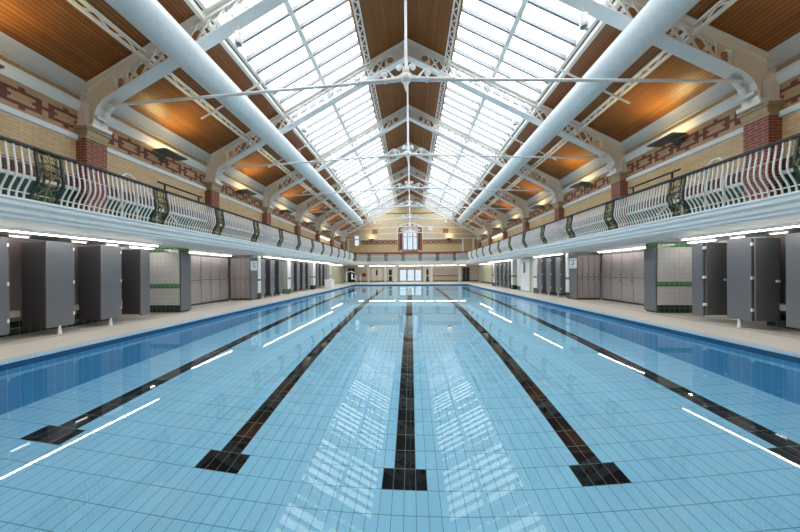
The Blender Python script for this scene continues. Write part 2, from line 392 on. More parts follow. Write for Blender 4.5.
def far_openings():
    y = WY1
    # three leaf glazed doors
    mb = MB(); mb.box(-1.6, 1.6, y-.06, y+.1, 1.58, 1.75)
    for x in (-1.6, -.56, .50, 1.44): mb.box(x, x+.20, y-.06, y+.1, 0, 1.6)
    mb.box(-1.6, 1.6, y-.05, y+.1, 0, .12)
    o = mb.build('door_1', FRAMEG); st(o, 'white framed glazed triple door bright with daylight on the far wall', 'door')
    for x0, x1 in ((-1.46, -.52), (-.38, .56), (.70, 1.5)):
        MB().box(x0, x1, y+.02, y+.03, .12, 1.58).build('pane', GLASS, o)
        MB().box(x0, x1, y+.0, y+.05, .62, .66).build('rail', WHITE, o)
    # arched window
    mb = MB(); W = 1.05
    for x0, x1 in ((-1.05, -.88), (-.44, -.30), (.30, .44), (.88, 1.05)): mb.box(x0, x1, y-.05, y+.1, 4.25, 6.75)
    mb.box(-1.05, 1.05, y-.05, y+.1, 4.2, 4.35); mb.box(-.95, .95, y-.03, y+.08, 6.0, 6.08)
    n = 14
    for i in range(n):
        t0, t1 = PI*i/n, PI*(i+1)/n
        q = [(R*math.cos(t), 6.4+h*math.sin(t)) for R, t, h in ((.93, t0, .53), (1.05, t0, .65), (1.05, t1, .65), (.93, t1, .53))]
        mb.prism(q, 'y', y-.05, y+.1)
    o = mb.build('window_3', FRAMEG); st(o, 'arched three light window in the far gable', 'window')
    MB().prism([(-1, 4.3), (1, 4.3)] + [(1.0*math.cos(PI*i/n), 6.4+.6*math.sin(PI*i/n)) for i in range(n+1)], 'y', y+.03, y+.04).build('pane', GLASS, o)
    for s in (-1, 1):
        MB().box(min(s*1.08, s*1.36), max(s*1.08, s*1.36), y-.06, y, 4.3, 6.8).build('mullion', RED_D, o)
    # side window
    mb = MB(); mb.box(-7.55, -7.49, y-.04, y+.1, 4.85, 6.3); mb.box(-6.96, -6.9, y-.04, y+.1, 4.85, 6.3); mb.box(-7.55, -6.9, y-.04, y+.1, 4.85, 4.92); mb.box(-7.55, -6.9, y-.04, y+.1, 6.22, 6.3)
    o = mb.build('window_4', WHITE); st(o, 'small bright window high in the left corner of the far wall', 'window')
    MB().box(-7.5, -6.95, y+.02, y+.03, 4.9, 6.24).build('pane', GLASS, o)
    # flanking glazed screens, pilasters, doors under the gallery
    i = 2
    for x0, x1, lab in ((-2.95, -2.42, 'dark glazed screen left of the triple door'), (2.1, 2.5, 'dark glazed screen right of the triple door')):
        mb = MB(); mb.box(x0, x1, y-.05, y, 0, 1.75); o = mb.build('door_%d' % i, WHITE); st(o, lab, 'door'); i += 1
        MB().box(x0+.05, x1-.05, y-.06, y-.05, .1, .75).build('pane', DARK, o); MB().box(x0+.05, x1-.05, y-.06, y-.05, .85, 1.65).build('pane', DARK, o)
    o = MB().box(-5.2, -3.85, y-.05, y, 0, 1.8).build('door_4', CREAM); st(o, 'pale double door with narrow dark vision panel on far wall', 'door')
    MB().box(-4.65, -4.4, y-.06, y-.05, .85, 1.6).build('vision_panel', DARK, o)
    MB().box(-4.53, -4.51, y-.055, y-.05, .02, 1.90).build('joint', DARK, o)
    for x0, x1, k, lab in ((-8.5, -7.5, 5, 'dark doorway under the gallery at far left'), (6.9, 7.9, 6, 'dark doorway under the gallery at far right')):
        o = MB().box(x0, x1, y-.05, y, 0, 1.9).build('door_%d' % k, PANEL); st(o, lab, 'door')
        for a in (.1, .56): MB().box(x0+a, x0+a+.34, y-.06, y-.05, .1, 1.8).build('door_leaf', DARK, o)
    k = 5
    mb = MB()
    for x0, x1 in ((-2.35, -1.75), (1.75, 2.05), (2.6, 3.0), (-3.5, -3.2), (-5.8, -5.5), (6.4, 6.7)): mb.box(x0, x1, y-.14, y, 0, 2.12)
    st(mb.build('trim_5', WHITE), 'white pilasters between the doors under the far gallery', 'pilaster')
    o = MB().box(3.0, 6.4, y-.03, y, .12, 1.75).build('trim_6', mat('pinkish_panel', (.52, .45, .39), .5)); st(o, 'pinkish panelled wall right of the far doors', 'panelling')
    o = MB().box(-9, -1.6, y-.05, y, 0, .13).box(1.6, 9, y-.05, y, 0, .13).build('baseboard_far', DARK); st(o, 'dark skirting along the far wall', 'skirting')
    t = thing('handrail', 'long dark handrail fixed along far wall right of the doors', 'handrail', (4.6, y-.12, 0))
    MB().tube([(-1.6, 0, .78), (1.8, 0, .78)], .03).build('rail', BLACK, t)
    for x in (-1.4, 0, 1.5): MB().tube([(x, 0, .78), (x, .12, .72)], .015).build('bracket', BLACK, t)
    t = thing('hose_reel', 'red round hose reel mounted on the far wall under gallery', 'hose reel', (-6.25, y-.15, .95))
    mb = MB(); mb.prism([(.28*math.cos(PI*k/8), .28*math.sin(PI*k/8)) for k in range(16)], 'y', -.08, .12); mb.build('drum', REDW, t)
    MB().prism([(.1*math.cos(PI*k/6), .1*math.sin(PI*k/6)) for k in range(12)], 'y', -.1, -.08).build('hub', BLACK, t)
far_openings()

# ------------------------------------------------------------------ piers
def pier(s, y, k):
    mb = MB(); x0, x1 = sorted((s*8.7, s*9.0))
    mb.box(x0, x1, y-.225, y+.225, 2.62, 5.0, 0)
    o = mb.build('pillar', [RED_YZ2]); 
    st(o, 'red brick pier carrying the %s truss on the %s wall' % (ORD[k], SIDE[s]), 'pier'); o['group'] = 'red brick piers'
    mb = MB(); P = lambda a, b, c, d, e, f: mb.box(*sorted((s*a, s*b)), c, d, e, f)
    P(8.68, 9.0, y-.25, y+.25, 5.0, 5.08); P(8.66, 9.0, y-.235, y+.235, 5.08, 5.24); P(8.62, 9.0, y-.28, y+.28, 5.24, 5.32)
    mb.build('capstone', STONE, o)
RED_YZ2 = None
def pier_mat():
    m, nt, b = newmat('red_brick_pier'); N = nt.nodes; L = nt.links
    tc = N.new('ShaderNodeTexCoord'); sp = N.new('ShaderNodeSeparateXYZ'); cb = N.new('ShaderNodeCombineXYZ'); ad = N.new('ShaderNodeMath')
    L.new(tc.outputs['Object'], sp.inputs[0]); L.new(sp.outputs['X'], ad.inputs[0]); L.new(sp.outputs['Y'], ad.inputs[1])
    L.new(ad.outputs[0], cb.inputs[0]); L.new(sp.outputs['Z'], cb.inputs[1])
    t = N.new('ShaderNodeTexBrick')
    for k, v in (('Scale', 1), ('Brick Width', .225), ('Row Height', .075), ('Mortar Size', .008), ('Mortar Smooth', .1)): t.inputs[k].default_value = v
    t.inputs['Color1'].default_value = (.27, .06, .035, 1); t.inputs['Color2'].default_value = (.20, .04, .03, 1); t.inputs['Mortar'].default_value = (.42, .28, .22, 1)
    L.new(cb.outputs[0], t.inputs['Vector']); L.new(t.outputs['Color'], b.inputs['Base Color']); b.inputs['Roughness'].default_value = .6
    return m
RED_YZ2 = pier_mat()
for s in (-1, 1):
    for k, y in enumerate(TR): pier(s, y, k)

# ------------------------------------------------------------------ roof
def roof():
    mb = MB(); t = .06
    for s in (-1, 1):
        for x0, x1, y0, y1 in ((0, 1.90, WY0, WY1), (5.44, 9.3, WY0, WY1), (1.90, 5.44, WY0, .3), (1.90, 5.44, WY1-.12, WY1)):
            mb.prism([(s*x0, RZ(x0)), (s*x1, RZ(x1)), (s*x1, RZ(x1)+t), (s*x0, RZ(x0)+t)], 'y', y0, y1)
    st(mb.build('ceiling', WOOD), 'sloping roof lined with varnished orange brown boards', 'ceiling')
    for s in (-1, 1):
        k = 1 if s < 0 else 2
        mb = MB()
        # frame round the opening
        for x in (1.90, 5.44):
            a, b = (x-.05, x+.03) if x > 3 else (x-.12, x+.02)
            mb.prism([(s*a, RZ(a)-.03), (s*b, RZ(b)-.03), (s*b, RZ(b)+.22), (s*a, RZ(a)+.22)], 'y', .3, WY1-.12, 0 if x > 3 else 1)
        for y in (.3, WY1-.2):
            mb.prism([(s*1.90, RZ(1.90)-.03), (s*5.44, RZ(5.44)-.03), (s*5.44, RZ(5.44)+.22), (s*1.90, RZ(1.90)+.22)], 'y', y, y+.08)
        o = mb.build('window_%d' % k, [CREAM, WOODR]); st(o, 'long glazed skylight in the %s roof slope' % SIDE[s], 'skylight')
        mb = MB(); y = .3
        n = int((WY1)/.5225)
        for i in range(1, n+1):
            y = TR[0] + .5225*(i-12)
            if y < .35 or y > WY1-.2: continue
            for a, b in ((1.92, 3.53), (3.67, 5.42)):
                mb.prism([(s*a, RZ(a)-.01), (s*b, RZ(b)-.01), (s*b, RZ(b)+.15), (s*a, RZ(a)+.15)], 'y', y-.032, y+.032)
        mb.build('glazing_bar', BARM, o)
        MB().prism([(s*3.53, RZ(3.53)-.02), (s*3.67, RZ(3.67)-.02), (s*3.67, RZ(3.67)+.15), (s*3.53, RZ(3.53)+.15)], 'y', .3, WY1-.12).build('mid_rail', WHITE, o)
        MB().prism([(s*1.90, RZ(1.90)+.155), (s*5.44, RZ(5.44)+.155), (s*5.44, RZ(5.44)+.165), (s*1.90, RZ(1.90)+.165)], 'y', .3, WY1-.12).build('pane', SKYG, o)
BARM = mat('glazing_bar_shade_grey', (.24, .25, .26), .5)  # white-grey bars coloured darker, their backlit shade is in the base colour
roof()

# ------------------------------------------------------------------ trusses
def truss():
    t = thing('roof_truss', 'white lattice roof truss nearest the camera', 'truss', (0, TR[0], 0), group='white lattice roof trusses')
    top = lambda x: 11.37 - .54*abs(x); bot = lambda x: 10.60 - .54*abs(x)
    for s in (-1, 1):
        P = lambda pts: [(s*a, b) for a, b in pts]
        mb = MB()
        mb.prism(P([(0, top(0)-.03), (8.98, top(8.98)-.03), (8.98, top(8.98)), (0, top(0))]), 'y', -.13, .13)
        mb.prism(P([(0, top(0)-.17), (8.9, top(8.9)-.17), (8.9, top(8.9)-.03), (0, top(0)-.03)]), 'y', -.035, .035)
        mb.prism(P([(0, top(0)-.17), (8.9, top(8.9)-.17), (8.9, top(8.9)-.13), (0, top(0)-.13)]), 'y', -.06, .06)
        mb.build('top_chord', CREAM, t)
        mb = MB()
        mb.prism(P([(0, bot(0)), (8.2, bot(8.2)), (8.2, bot(8.2)+.03), (0, bot(0)+.03)]), 'y', -.15, .15)
        mb.prism(P([(0, bot(0)+.03), (8.2, bot(8.2)+.03), (8.2, bot(8.2)+.13), (0, bot(0)+.13)]), 'y', -.035, .035)
        mb.prism(P([(0, bot(0)+.10), (8.2, bot(8.2)+.10), (8.2, bot(8.2)+.14), (0, bot(0)+.14)]), 'y', -.06, .06)
        mb.build('bottom_chord', WHITE, t)
        # lattice web
        mb = MB(); x = .98; dx = .40; lo = lambda x: bot(x)+.12; hi = lambda x: top(x)-.15
        k = 0
        while x < 7.6:
            a, b = x, x+dx
            mb.bar((s*a, .02, lo(a)), (s*b, .02, hi(b)), .062, .02, (0, 1, 0)); mb.bar((s*a, -.02, hi(a)), (s*b, -.02, lo(b)), .062, .02, (0, 1, 0))
            c = (a+b)/2; zc = (lo(c)+hi(c))/2
            mb.prism([(s*(c-.06), zc+.03), (s*c, zc-.06), (s*(c+.06), zc-.03), (s*c, zc+.06)], 'y', -.035, .035)
            # gusset between neighbouring crosses
            mb.prism([(s*(b-.06), hi(b-.06)), (s*b, hi(b)-.07), (s*(b+.06), hi(b+.06))], 'y', -.03, .03)
            mb.prism([(s*(b-.06), lo(b-.06)), (s*b, lo(b)+.07), (s*(b+.06), lo(b+.06))], 'y', -.03, .03)
            x += dx; k += 1
        xe = x
        def holed(a, b):
            c = (a+b)/2; zc = (lo(c)+hi(c))/2; r = .155; n = 20
            rect = []
            for i in range(n):
                th = 2*PI*i/n; ux, uz = math.cos(th), math.sin(th)
                f = min((b-a)/2/abs(ux) if abs(ux) > 1e-6 else 9, .28/abs(uz) if abs(uz) > 1e-6 else 9)
                rect.append((c+ux*f, zc+uz*f-.54*(ux*f)))
            cir = [(c+r*math.cos(2*PI*i/n), zc+r*math.sin(2*PI*i/n)) for i in range(n)]
            for i in range(n):
                j = (i+1) % n
                mb.prism(P([cir[i], rect[i], rect[j], cir[j]]), 'y', -.025, .025)
        holed(.52, .98); holed(xe, xe+.46)
        mb.prism(P([(0, lo(0)), (.52, lo(.52)), (.52, hi(.52)), (0, hi(0))]), 'y', -.03, .03)
        mb.prism(P([(xe+.46, lo(xe+.46)), (8.3, lo(8.3)), (8.3, hi(8.3)), (xe+.46, hi(xe+.46))]), 'y', -.03, .03)
        mb.build('lattice_web', CREAM, t)
        # curved end bracket
        mb = MB()
        inner = [(8.58, 5.42), (8.56, 5.65), (8.48, 5.88), (8.34, 6.06), (8.12, 6.22)]
        mb.prism(P([(8.98, 5.42)] + inner + [(8.12, hi(8.12)), (8.98, hi(8.98)+.1)]), 'y', -.05, .05)
        for (a, b), (c, d) in zip(inner, inner[1:]): mb.prism(P([(a, b), (c, d), (c+.02, d+.035), (a+.035, b+.01)]), 'y', -.16, .16)
        mb.prism(P([(8.94, 5.42), (8.98, 5.42), (8.98, 6.5), (8.94, 6.5)]), 'y', -.16, .16)
        mb.prism(P([(8.52, 5.32), (8.99, 5.32), (8.99, 5.42), (8.52, 5.42)]), 'y', -.22, .22)
        mb.prism(P([(8.78, 5.42), (8.99, 5.42), (8.99, 6.02), (8.78, 6.02)]), 'y', -.2, .2)
        mb.tube([(s*8.5, -.16, 5.62), (s*8.5, .16, 5.62)], .05)
        mb.build('end_bracket', CREAM, t)
        # tie rod rising a little to the middle
        mb = MB(); mb.tube([(s*8.42, 0, 6.02), (s*1.0, 0, 6.36), (0, 0, 6.42)], .036)
        mb.tube([(s*1.25, 0, 6.35), (0, 0, 6.42)], .055); mb.ball((s*1.25, 0, 6.35), .07); mb.ball((s*.55, 0, 6.39), .075)
        mb.ball((s*8.38, 0, 6.03), .055)
        mb.build('tie_rod', WHITE, t)
        # scrolls
        mb = MB()
        def spiral(cx, cz, r0, turns, st_, dr):
            return [(s*(cx+(r0-dr*i/20)*math.cos(st_+turns*2*PI*i/20)), 0, cz+(r0-dr*i/20)*math.sin(st_+turns*2*PI*i/20)) for i in range(21)]
        mb.tube(spiral(.17, 6.71, .10, -.95, PI, .07)[::-1] + [(s*.06, 0, 6.66), (s*.09, 0, 6.57), (s*.17, 0, 6.50), (s*.28, 0, 6.46), (s*.40, 0, 6.46)], .026, 6)
        mb.tube([(s*.30, 0, 6.45), (s*.38, 0, 6.53), (s*.47, 0, 6.63)] + spiral(.56, 6.56, .10, -1.1, 2.2, .07), .024, 6)
        mb.tube([(s*.60, 0, 6.68), (s*.72, 0, 6.62), (s*.84, 0, 6.52), (s*1.0, 0, 6.43), (s*1.2, 0, 6.38)], .022, 6)
        mb.ball((s*.17, 0, 6.71), .055); mb.ball((s*.56, 0, 6.56), .05)
        mb.build('scroll', WHITE, t)
    mb = MB(); mb.tube([(0, 0, 6.3), (0, 0, 10.75)], .036); mb.build('king_rod', WHITE, t)
    mb = MB(); mb.ball((0, 0, 6.43), .14); mb.tube([(0, 0, 6.32), (0, 0, 6.2), (0, 0, 6.08)], [.07, .05, .005]); mb.ball((0, 0, 6.62), .07); mb.build('boss', WHITE, t)
    return t
tp = truss(); tps = snap(tp)
for k, y in enumerate(TR[1:], 1):
    dup(tps, 'white lattice roof truss, the %s from the camera' % (ORD[k] if k < 6 else 'last one, against the far gable, seventh'), (0, y, 0))

def purlins():
    y0, y1 = WY0, WY1
    for s in (-1, 1):
        for x, kind in ((1.70, 'l'), (7.22, 'l'), (5.52, 'p'), (3.6, 'm')):
            if kind == 'm': continue
            pos = {1.70: 'beside the ridge panels', 7.22: 'between duct and wall', 5.52: 'along the lower skylight edge'}[x]
            if kind == 'l':
                t = thing('roof_purlin', 'white lattice purlin on %s roof slope %s' % (SIDE[s], pos), 'purlin', (s*x, 0, RZ(x)), group='roof purlins')
                if x == 1.70:
                    for nm, xx in (('inner_rail', -.09), ('outer_rail', .09)):
                        MB().box(s*xx-.028, s*xx+.028, y0, y1, -.18-.54*xx, -.13-.54*xx).build(nm, CREAM, t)
                    mb = MB(); y = y0; i = 0
                    while y < y1-.2:
                        a, b = (-.09, .09) if i % 2 else (.09, -.09)
                        mb.bar((s*a, y, -.155-.54*a), (s*b, y+.2, -.155-.54*b), .04, .02, (0, 0, 1)); y += .2; i += 1
                    mb.build('lattice', CREAM, t); continue
                for nm, z in (('top_rail', -.08), ('bottom_rail', -.28)):
                    MB().box(-.05, .05, y0, y1, z-.025, z+.025).build(nm, CREAM, t)
                mb = MB(); y = y0; i = 0
                while y < y1-.3:
                    a, b = (-.27, -.10) if i % 2 else (-.10, -.27)
                    mb.bar((0, y, a), (0, y+.3, b), .035, .02, (1, 0, 0)); y += .3; i += 1
                mb.build('lattice', CREAM, t)
            else:
                t = thing('roof_purlin', 'plain white purlin on %s roof slope %s' % (SIDE[s], pos), 'purlin', (s*x, 0, RZ(x)), group='roof purlins')
                MB().box(-.04, .04, y0, y1, -.20, -.06).build('beam', CREAM, t)
                MB().box(-.065, .065, y0, y1, -.23, -.20).build('flange', CREAM, t)
purlins()

# ------------------------------------------------------------------ ducts
for s in (-1, 1):
    t = thing('air_duct', 'large pale blue round air duct hanging along the %s roof slope' % SIDE[s], 'air duct', (s*5.74, 0, 7.06), group='round air ducts')
    n = 40; L0, L1 = -1.5, 28.0; R = .385
    mb = MB(); mb.tube([(0, y, 0) for y in (L0, 8, 16, 24, L1)], R, n, cap=False); mb.tube([(0, L1-.02, 0), (0, L1+.04, 0), (0, L1+.07, 0)], [R, R*.97, R*.8], n); mb.tube([(0, L0, 0), (0, L0-.05, 0)], R, n)
    mb.build('duct_body', DUCT, t)
    for y in (.6, 4.41, 8.59, 12.77, 16.95, 21.13, 25.31, 27.9): MB().tube([(0, y-.012, 0), (0, y+.012, 0)], R+.004, n).build('joint_band', DUCT, t)
    mb = MB()
    for i in range(150):
        y = .8+i*.18
        for a in (-.55, -.35): mb.ball((R*math.sin(-s*(a)+PI)*1.0, y, -R*math.cos(a)), .009, 3)
    tag(mb.build('nozzle', mat('nozzle_dark_%d' % (s+1), (.45, .52, .56), .6), t), kind='stuff')
    for k, y in enumerate([4.41+4.18*i for i in range(6)]):
        b = thing('duct_support_bar', 'white bar carrying the %s duct in the %s roof bay' % (SIDE[s], ORD[k]), 'support bar', (0, y, 0), group='duct support bars')
        z = lambda x: RZ(x)-.42
        MB().tube([(s*5.2, 0, z(5.2)), (s*7.5, 0, z(7.5))], .03).build('bar', WHITE, b)
        for x in (5.52, 7.22): MB().tube([(s*x, 0, z(x)-.02), (s*x, 0, RZ(x)-.27)], .012).build('hanger', WHITE, b)
        MB().tube([(s*5.74, -.02, 7.06+R), (s*5.74, -.02, z(5.74))], .012).build('hanger', WHITE, b)

# ------------------------------------------------------------------ spotlights on the trusses
def cyl_spot():
    t = thing('spotlight', 'x', 'spotlight', (0, 0, 0), group='white cylinder spotlights under the trusses')
    MB().tube([(0, 0, 0), (0, 0, .02), (0, 0, .30), (0, 0, .32)], [.09, .095, .095, .07], 16).build('housing', WPLAS, t)
    MB().tube([(0, 0, .28), (0, 0, .58)], .018).build('stem', WPLAS, t)
    MB().tube([(0, 0, -.008), (0, 0, .0)], .06, 16).build('lens', BARM, t)
    return t
sp = cyl_spot(); sps = snap(sp); first = True
for k, y in enumerate(TR):
    for s in (-1, 1):
        lab = 'small white cylinder spotlight under the %s truss beside %s skylight' % (ORD[k], SIDE[s])
        loc = (s*4.57, y, 7.56)
        if first: sp.location = loc; sp['label'] = lab; first = False
        else: dup(sps, lab, loc)

# ------------------------------------------------------------------ wall uplights
def uplight():
    t = thing('uplight', 'x', 'uplight', (0, 0, 0), group='dark uplights below the roof')
    mb = MB(); mb.prism([(-.20, 0), (.24, .03), (.24, .08), (-.20, .05)], 'y', -.42, .42); mb.build('housing', FIXT, t, bevel=.01)
    mb = MB(); mb.prism([(-.16, .056), (.20, .086), (.20, .09), (-.16, .06)], 'y', -.36, .36); mb.build('lens', LEDWARM, t)
    mb = MB(); mb.box(-.40, -.16, -.1, -.06, .0, .04); mb.box(-.40, -.16, .06, .10, .0, .04); mb.box(-.42, -.38, -.15, .15, -.08, .1); mb.build('wall_bracket', FIXT, t)
    return t
up = uplight(); ups = snap(up); first = True
UPL = []
for k, y in enumerate([4.41+4.18*i for i in range(7)]):
    for s in (-1, 1):
        lab = 'dark wall uplight glowing on the boards of the %s roof bay, %s wall' % (ORD[k], SIDE[s])
        loc = (s*8.56, y-.1, 5.56); UPL.append((s, y))
        if first: up.location = loc; up['label'] = lab; up.rotation_euler = (0, 0, 0 if s < 0 else PI); first = False
        else: dup(ups, lab, loc, 0 if s < 0 else PI)
for s, y in UPL:
    l = bpy.data.lights.new('uplight_lamp', 'AREA'); l.shape = 'RECTANGLE'; l.size = .3; l.size_y = .6; l.energy = 11; l.color = (1, .84, .34); l.spread = math.radians(100)
    o = bpy.data.objects.new('uplight_lamp', l); COL.objects.link(o); o.location = (s*8.46, y, 5.85)
    o.rotation_euler = (PI, 0, 0)     # facing up
    o.rotation_euler = (PI, s*math.radians(-18), 0)

# ------------------------------------------------------------------ gallery
def offs(o):
    """gallery edge polyline pushed by o towards the pool (positive) from the rail line"""
    k = math.tan(math.radians(22.5))
    x = GX-o; y = GY-o; c = GC
    # corner points of the 45 degree cut after offset
    yb = GY-c + 0 - o*k*0 ; 
    ya = GY - c - o*k; xa = GX - c - o*k
    return [(-x, WY0), (-x, ya), (-xa, y), (xa, y), (x, ya), (x, WY0)]
def sweep(profile, name, m, label, cat):
    mb = MB(); rings = []
    for o, z in profile: rings.append([(px, py, z) for px, py in offs(o)])
    n = len(profile)
    for i in range(n):
        a, b = rings[i], rings[(i+1) % n]
        for j in range(5): mb.quad(a[j], a[j+1], b[j+1], b[j])
    for j in (0, 5): mb.add([rings[i][j] for i in range(n)], [list(range(n))])
    return st(mb.build(name, m), label, cat)
sweep([(.12, 2.62), (.12, 2.585), (.07, 2.56), (.09, 2.53), (.09, 2.49), (.04, 2.46), (.01, 2.44), (.01, 2.37), (-.03, 2.345), (-.05, 2.335), (-.05, 2.29), (-.09, 2.27), (-.10, 2.255), (-.30, 2.255), (-.30, 2.62)],
      'gallery_cornice', CORN, 'pale blue white moulded cornice along the gallery edge', 'cornice')
sweep([(-.10, 2.26), (-.30, 2.225), (-.55, 2.15), (-.55, 2.30), (-.10, 2.30)], 'gallery_soffit_ceiling', SOFF, 'off white sloping soffit under the gallery edge', 'ceiling')
def slab():
    mb = MB(); e = offs(-.3)
    for z0, z1, oo in ((2.30, 2.62, -.28), (2.15, 2.30, -.5)):
        e = offs(oo)
        L = [(-9, WY0), e[0], e[1], e[2], e[3], e[4], e[5], (9, WY0), (9, WY1), (-9, WY1)]
        for poly in ([(-9, WY0), e[0], e[1], (-9, e[1][1])], [(9, WY0), (9, e[4][1]), e[4], e[5]],
                     [(-9, e[1][1]), e[1], e[2], (e[2][0], WY1), (-9, WY1)], [(9, e[4][1]), (9, WY1), (e[3][0], WY1), e[3], e[4]], [e[2], e[3], (e[3][0], WY1), (e[2][0], WY1)]):
            mb.prism(poly, 'z', z0, z1)
    st(mb.build('gallery_floor', SOFF), 'gallery floor slab running around three sides of the hall', 'floor')
slab()

PROF = [(0, -.095), (.07, -.095), (.14, -.085), (.22, -.05), (.30, .0), (.38, .045), (.47, .06), (.58, .05), (.70, .028), (.84, .006), (.94, 0)]
def poff(z):
    for (a, b), (c, d) in zip(PROF, PROF[1:]):
        if a <= z <= c: return b+(d-b)*(z-a)/(c-a)
    return PROF[-1][1]
def railing():
    t = thing('gallery_railing', 'x', 'railing', (0, 0, GZ), group='gallery railing bays')
    MB().box(-.045, .045, 0, 2.05, .93, .985).build('handrail', BLACK, t, bevel=.008)
    mb = MB(); mb.box(-.105, -.085, 0, 2.05, .13, .15); mb.build('bottom_rail', CREAM, t)
    mb = MB(); mb.tube([(-.02, 0, .66), (-.02, 2.05, .66)], .008, 6); mb.build('wire_rail', WPLAS, t)
    base = MB(); base.tube([(o, 0, z) for z, o in PROF], .015, 6)
    first = base.build('baluster', WPLAS, t, loc=(0, .405, 0))
    n = 20
    for i in range(1, n):
        c = first.copy(); COL.objects.link(c); c.parent = t; c.location = (0, .405+i*(1.58/(n-1)), 0)
    # ornamental panel centred on y = 0 (half of it belongs to each side of the module line)
    for y in (.02, .34):
        mb = MB()
        for (a, b), (c, d) in zip(PROF, PROF[1:]): mb.bar((b, y, a), (d, y, c), .035, .03, (1, 0, 0))
        mb.build('post', GREENM, t)
    mb = MB()
    def S(pts, r=.012):
        mb.tube([(poff(z)+.012, y+.17, z) for y, z in pts], r*.8, 6)
    S([(0, .02), (.01, .15), (-.01, .3), (.0, .5), (.01, .7), (0, .93)], .014)
    def sp(cy, cz, r, a0, turns, k=16): return [(cy+r*(1-.75*i/k)*math.cos(a0+turns*2*PI*i/k), cz+r*(1-.75*i/k)*math.sin(a0+turns*2*PI*i/k)) for i in range(k+1)]
    for q in (-1, 1):
        S([(q*.0, .30), (q*.06, .22)] + [(q*a, b) for a, b in sp(.085, .12, .055, PI/2, -1.2)], .010)
        S([(q*.0, .34), (q*.09, .36), (q*.13, .45), (q*.11, .53)] + [(q*a, b) for a, b in sp(.07, .53, .045, 0, 1.2)], .010)
        S([(q*.0, .62), (q*.07, .64)] + [(q*a, b) for a, b in sp(.075, .72, .06, -PI/2, 1.2)], .010)
        S([(q*.02, .80), (q*.06, .86), (q*.11, .88)], .012)
        S([(q*.14, .40), (q*.12, .30), (q*.05, .26)], .009)
    for y, z, r in ((0, .47, .035), (.06, .60, .025), (-.06, .60, .025), (0, .76, .03), (.085, .12, .02), (-.085, .12, .02), (0, .33, .025), (.07, .84, .022), (-.07, .84, .022)):
        mb.ball((poff(z)+.015, y+.17, z), r*.8, 5)
    mb.build('scroll_work', GOLD, t)
    mb = MB()
    for q in (-1, 1):
        for z in (.25, .55, .7): mb.bar((poff(z), .18+q*.155, z), (poff(z), .18+q*.02, z+.05), .014, .06, (1, 0, 0))
    mb.bar((poff(.03), .02, .03), (poff(.03), .34, .03), .02, .04, (1, 0, 0)); mb.bar((0, .02, .91), (0, .34, .91), .02, .03, (1, 0, 0))
    for y in (.09, .27):
        for (a, b), (c, d) in zip(PROF, PROF[1:]): mb.bar((b, y, a), (d, y, c), .02, .022, (1, 0, 0))
    mb.build('leaf_ornament', GREENM, t)
    return t
rl = railing(); rls = snap(rl)
first = True
for k in range(13):
    y = 2.08 + 2.05*k
    lab = 'railing bay of curved white balusters and gilt scroll panel, %s along the left gallery' % ORD[k]
    if first: rl.location = (-GX, y, GZ); rl['label'] = lab; first = False
    else: dup(rls, lab, (-GX, y, GZ), 0)
    dup(rls, lab.replace('left', 'right'), (GX, min(y+2.05+.36, 28.88), GZ), PI, (1, 1 if k < 12 else .89, 1))
ey = GY-GC
for (x0, y0), (x1, y1), lab in (((-GX, ey), (-GX+GC, GY), 'railing bay across the far left gallery corner'), ((GX-GC, GY), (GX, ey), 'railing bay across the far right gallery corner')):
    d = math.hypot(x1-x0, y1-y0); dup(rls, lab, (x0, y0, GZ), math.atan2(y1-y0, x1-x0)-PI/2, (1, d/2.05, 1))
n = 5; w = 2*(GX-GC)/n
for k in range(n):
    dup(rls, 'railing bay of the far gallery, %s one counted from the left corner' % ORD[k], (-GX+GC+k*w, GY, GZ), -PI/2, (1, w/2.05, 1))

for s in (-1, 1):
    t = thing('safety_rail', 'raised black safety rail above the %s gallery handrail' % SIDE[s], 'safety rail', (s*GX, 6.35, GZ+.985), group='raised safety rails')
    MB().tube([(0, -.04, .17), (0, 1.34, .17)], .026).build('rail', BLACK, t)
    for y in (.14, 1.22): MB().tube([(0, y, .0), (0, y, .17)], .022).build('post', BLACK, t)
    t = thing('stair_handrail', 'curved white stair handrail end behind the %s gallery railing' % SIDE[s], 'handrail', (s*(GX+.35), 5.6, GZ), group='curved white handrails')
    MB().tube([(0, .16, 0), (0, .16, 1.0), (0, .18, 1.12), (0, .25, 1.2), (0, .34, 1.2), (0, .5, 1.08), (0, .85, .82), (0, 1.6, .25)], .024).build('rail', WPLAS, t)
    for y in (.5, 1.0): MB().tube([(0, y, 0), (0, y, 1.06-(y-.5)*.74)], .02).build('post', WPLAS, t)

# ------------------------------------------------------------------ under the gallery
def cubicle():
    """local: partition line on x=0, pool towards +x, module runs 0..0.9 along +y, panel centred at .22"""
    t = thing('changing_cubicle', 'x', 'cubicle', (0, 0, 0), group='grey changing cubicles')
    MB().box(-.02, .015, 0, .41, .17, 2.0).build('front_panel', PANEL, t, bevel=.003)
    MB().box(-.86, -.02, .19, .22, .15, 2.0).build('divider', PANELI, t)
    d = MB().box(-.50, -.02, .43, .455, .18, 1.98).build('door', PANEL, t)
    for z in (.42, 1.12, 1.86): MB().box(-.035, .022, .405, .43, z-.035, z+.035).build('hinge', WPLAS, d)
    MB().tube([(-.45, .455, 1.05), (-.45, .49, 1.05)], .03, 10).build('latch', WPLAS, d)
    MB().tube([(.0, .2, 0), (.0, .2, .03), (.0, .2, .12), (0, .2, .19)], [.035, .03, .022, .02], 10).build('foot', WPLAS, t)
    MB().box(-.86, -.50, .225, .86, .42, .55).build('bench', BENCH, t)
    MB().box(-.90, -.865, 0, .865, .0, 2.08).build('back_wall', BACKP, t)
    MB().box(-.865, -.855, 0, .865, .0, .30).build('skirting_tile', DTY, t)
    return t
cu = cubicle(); cus = snap(cu)
CX = 7.52; first = True
YL = [3.87+.905*i for i in range(3)]
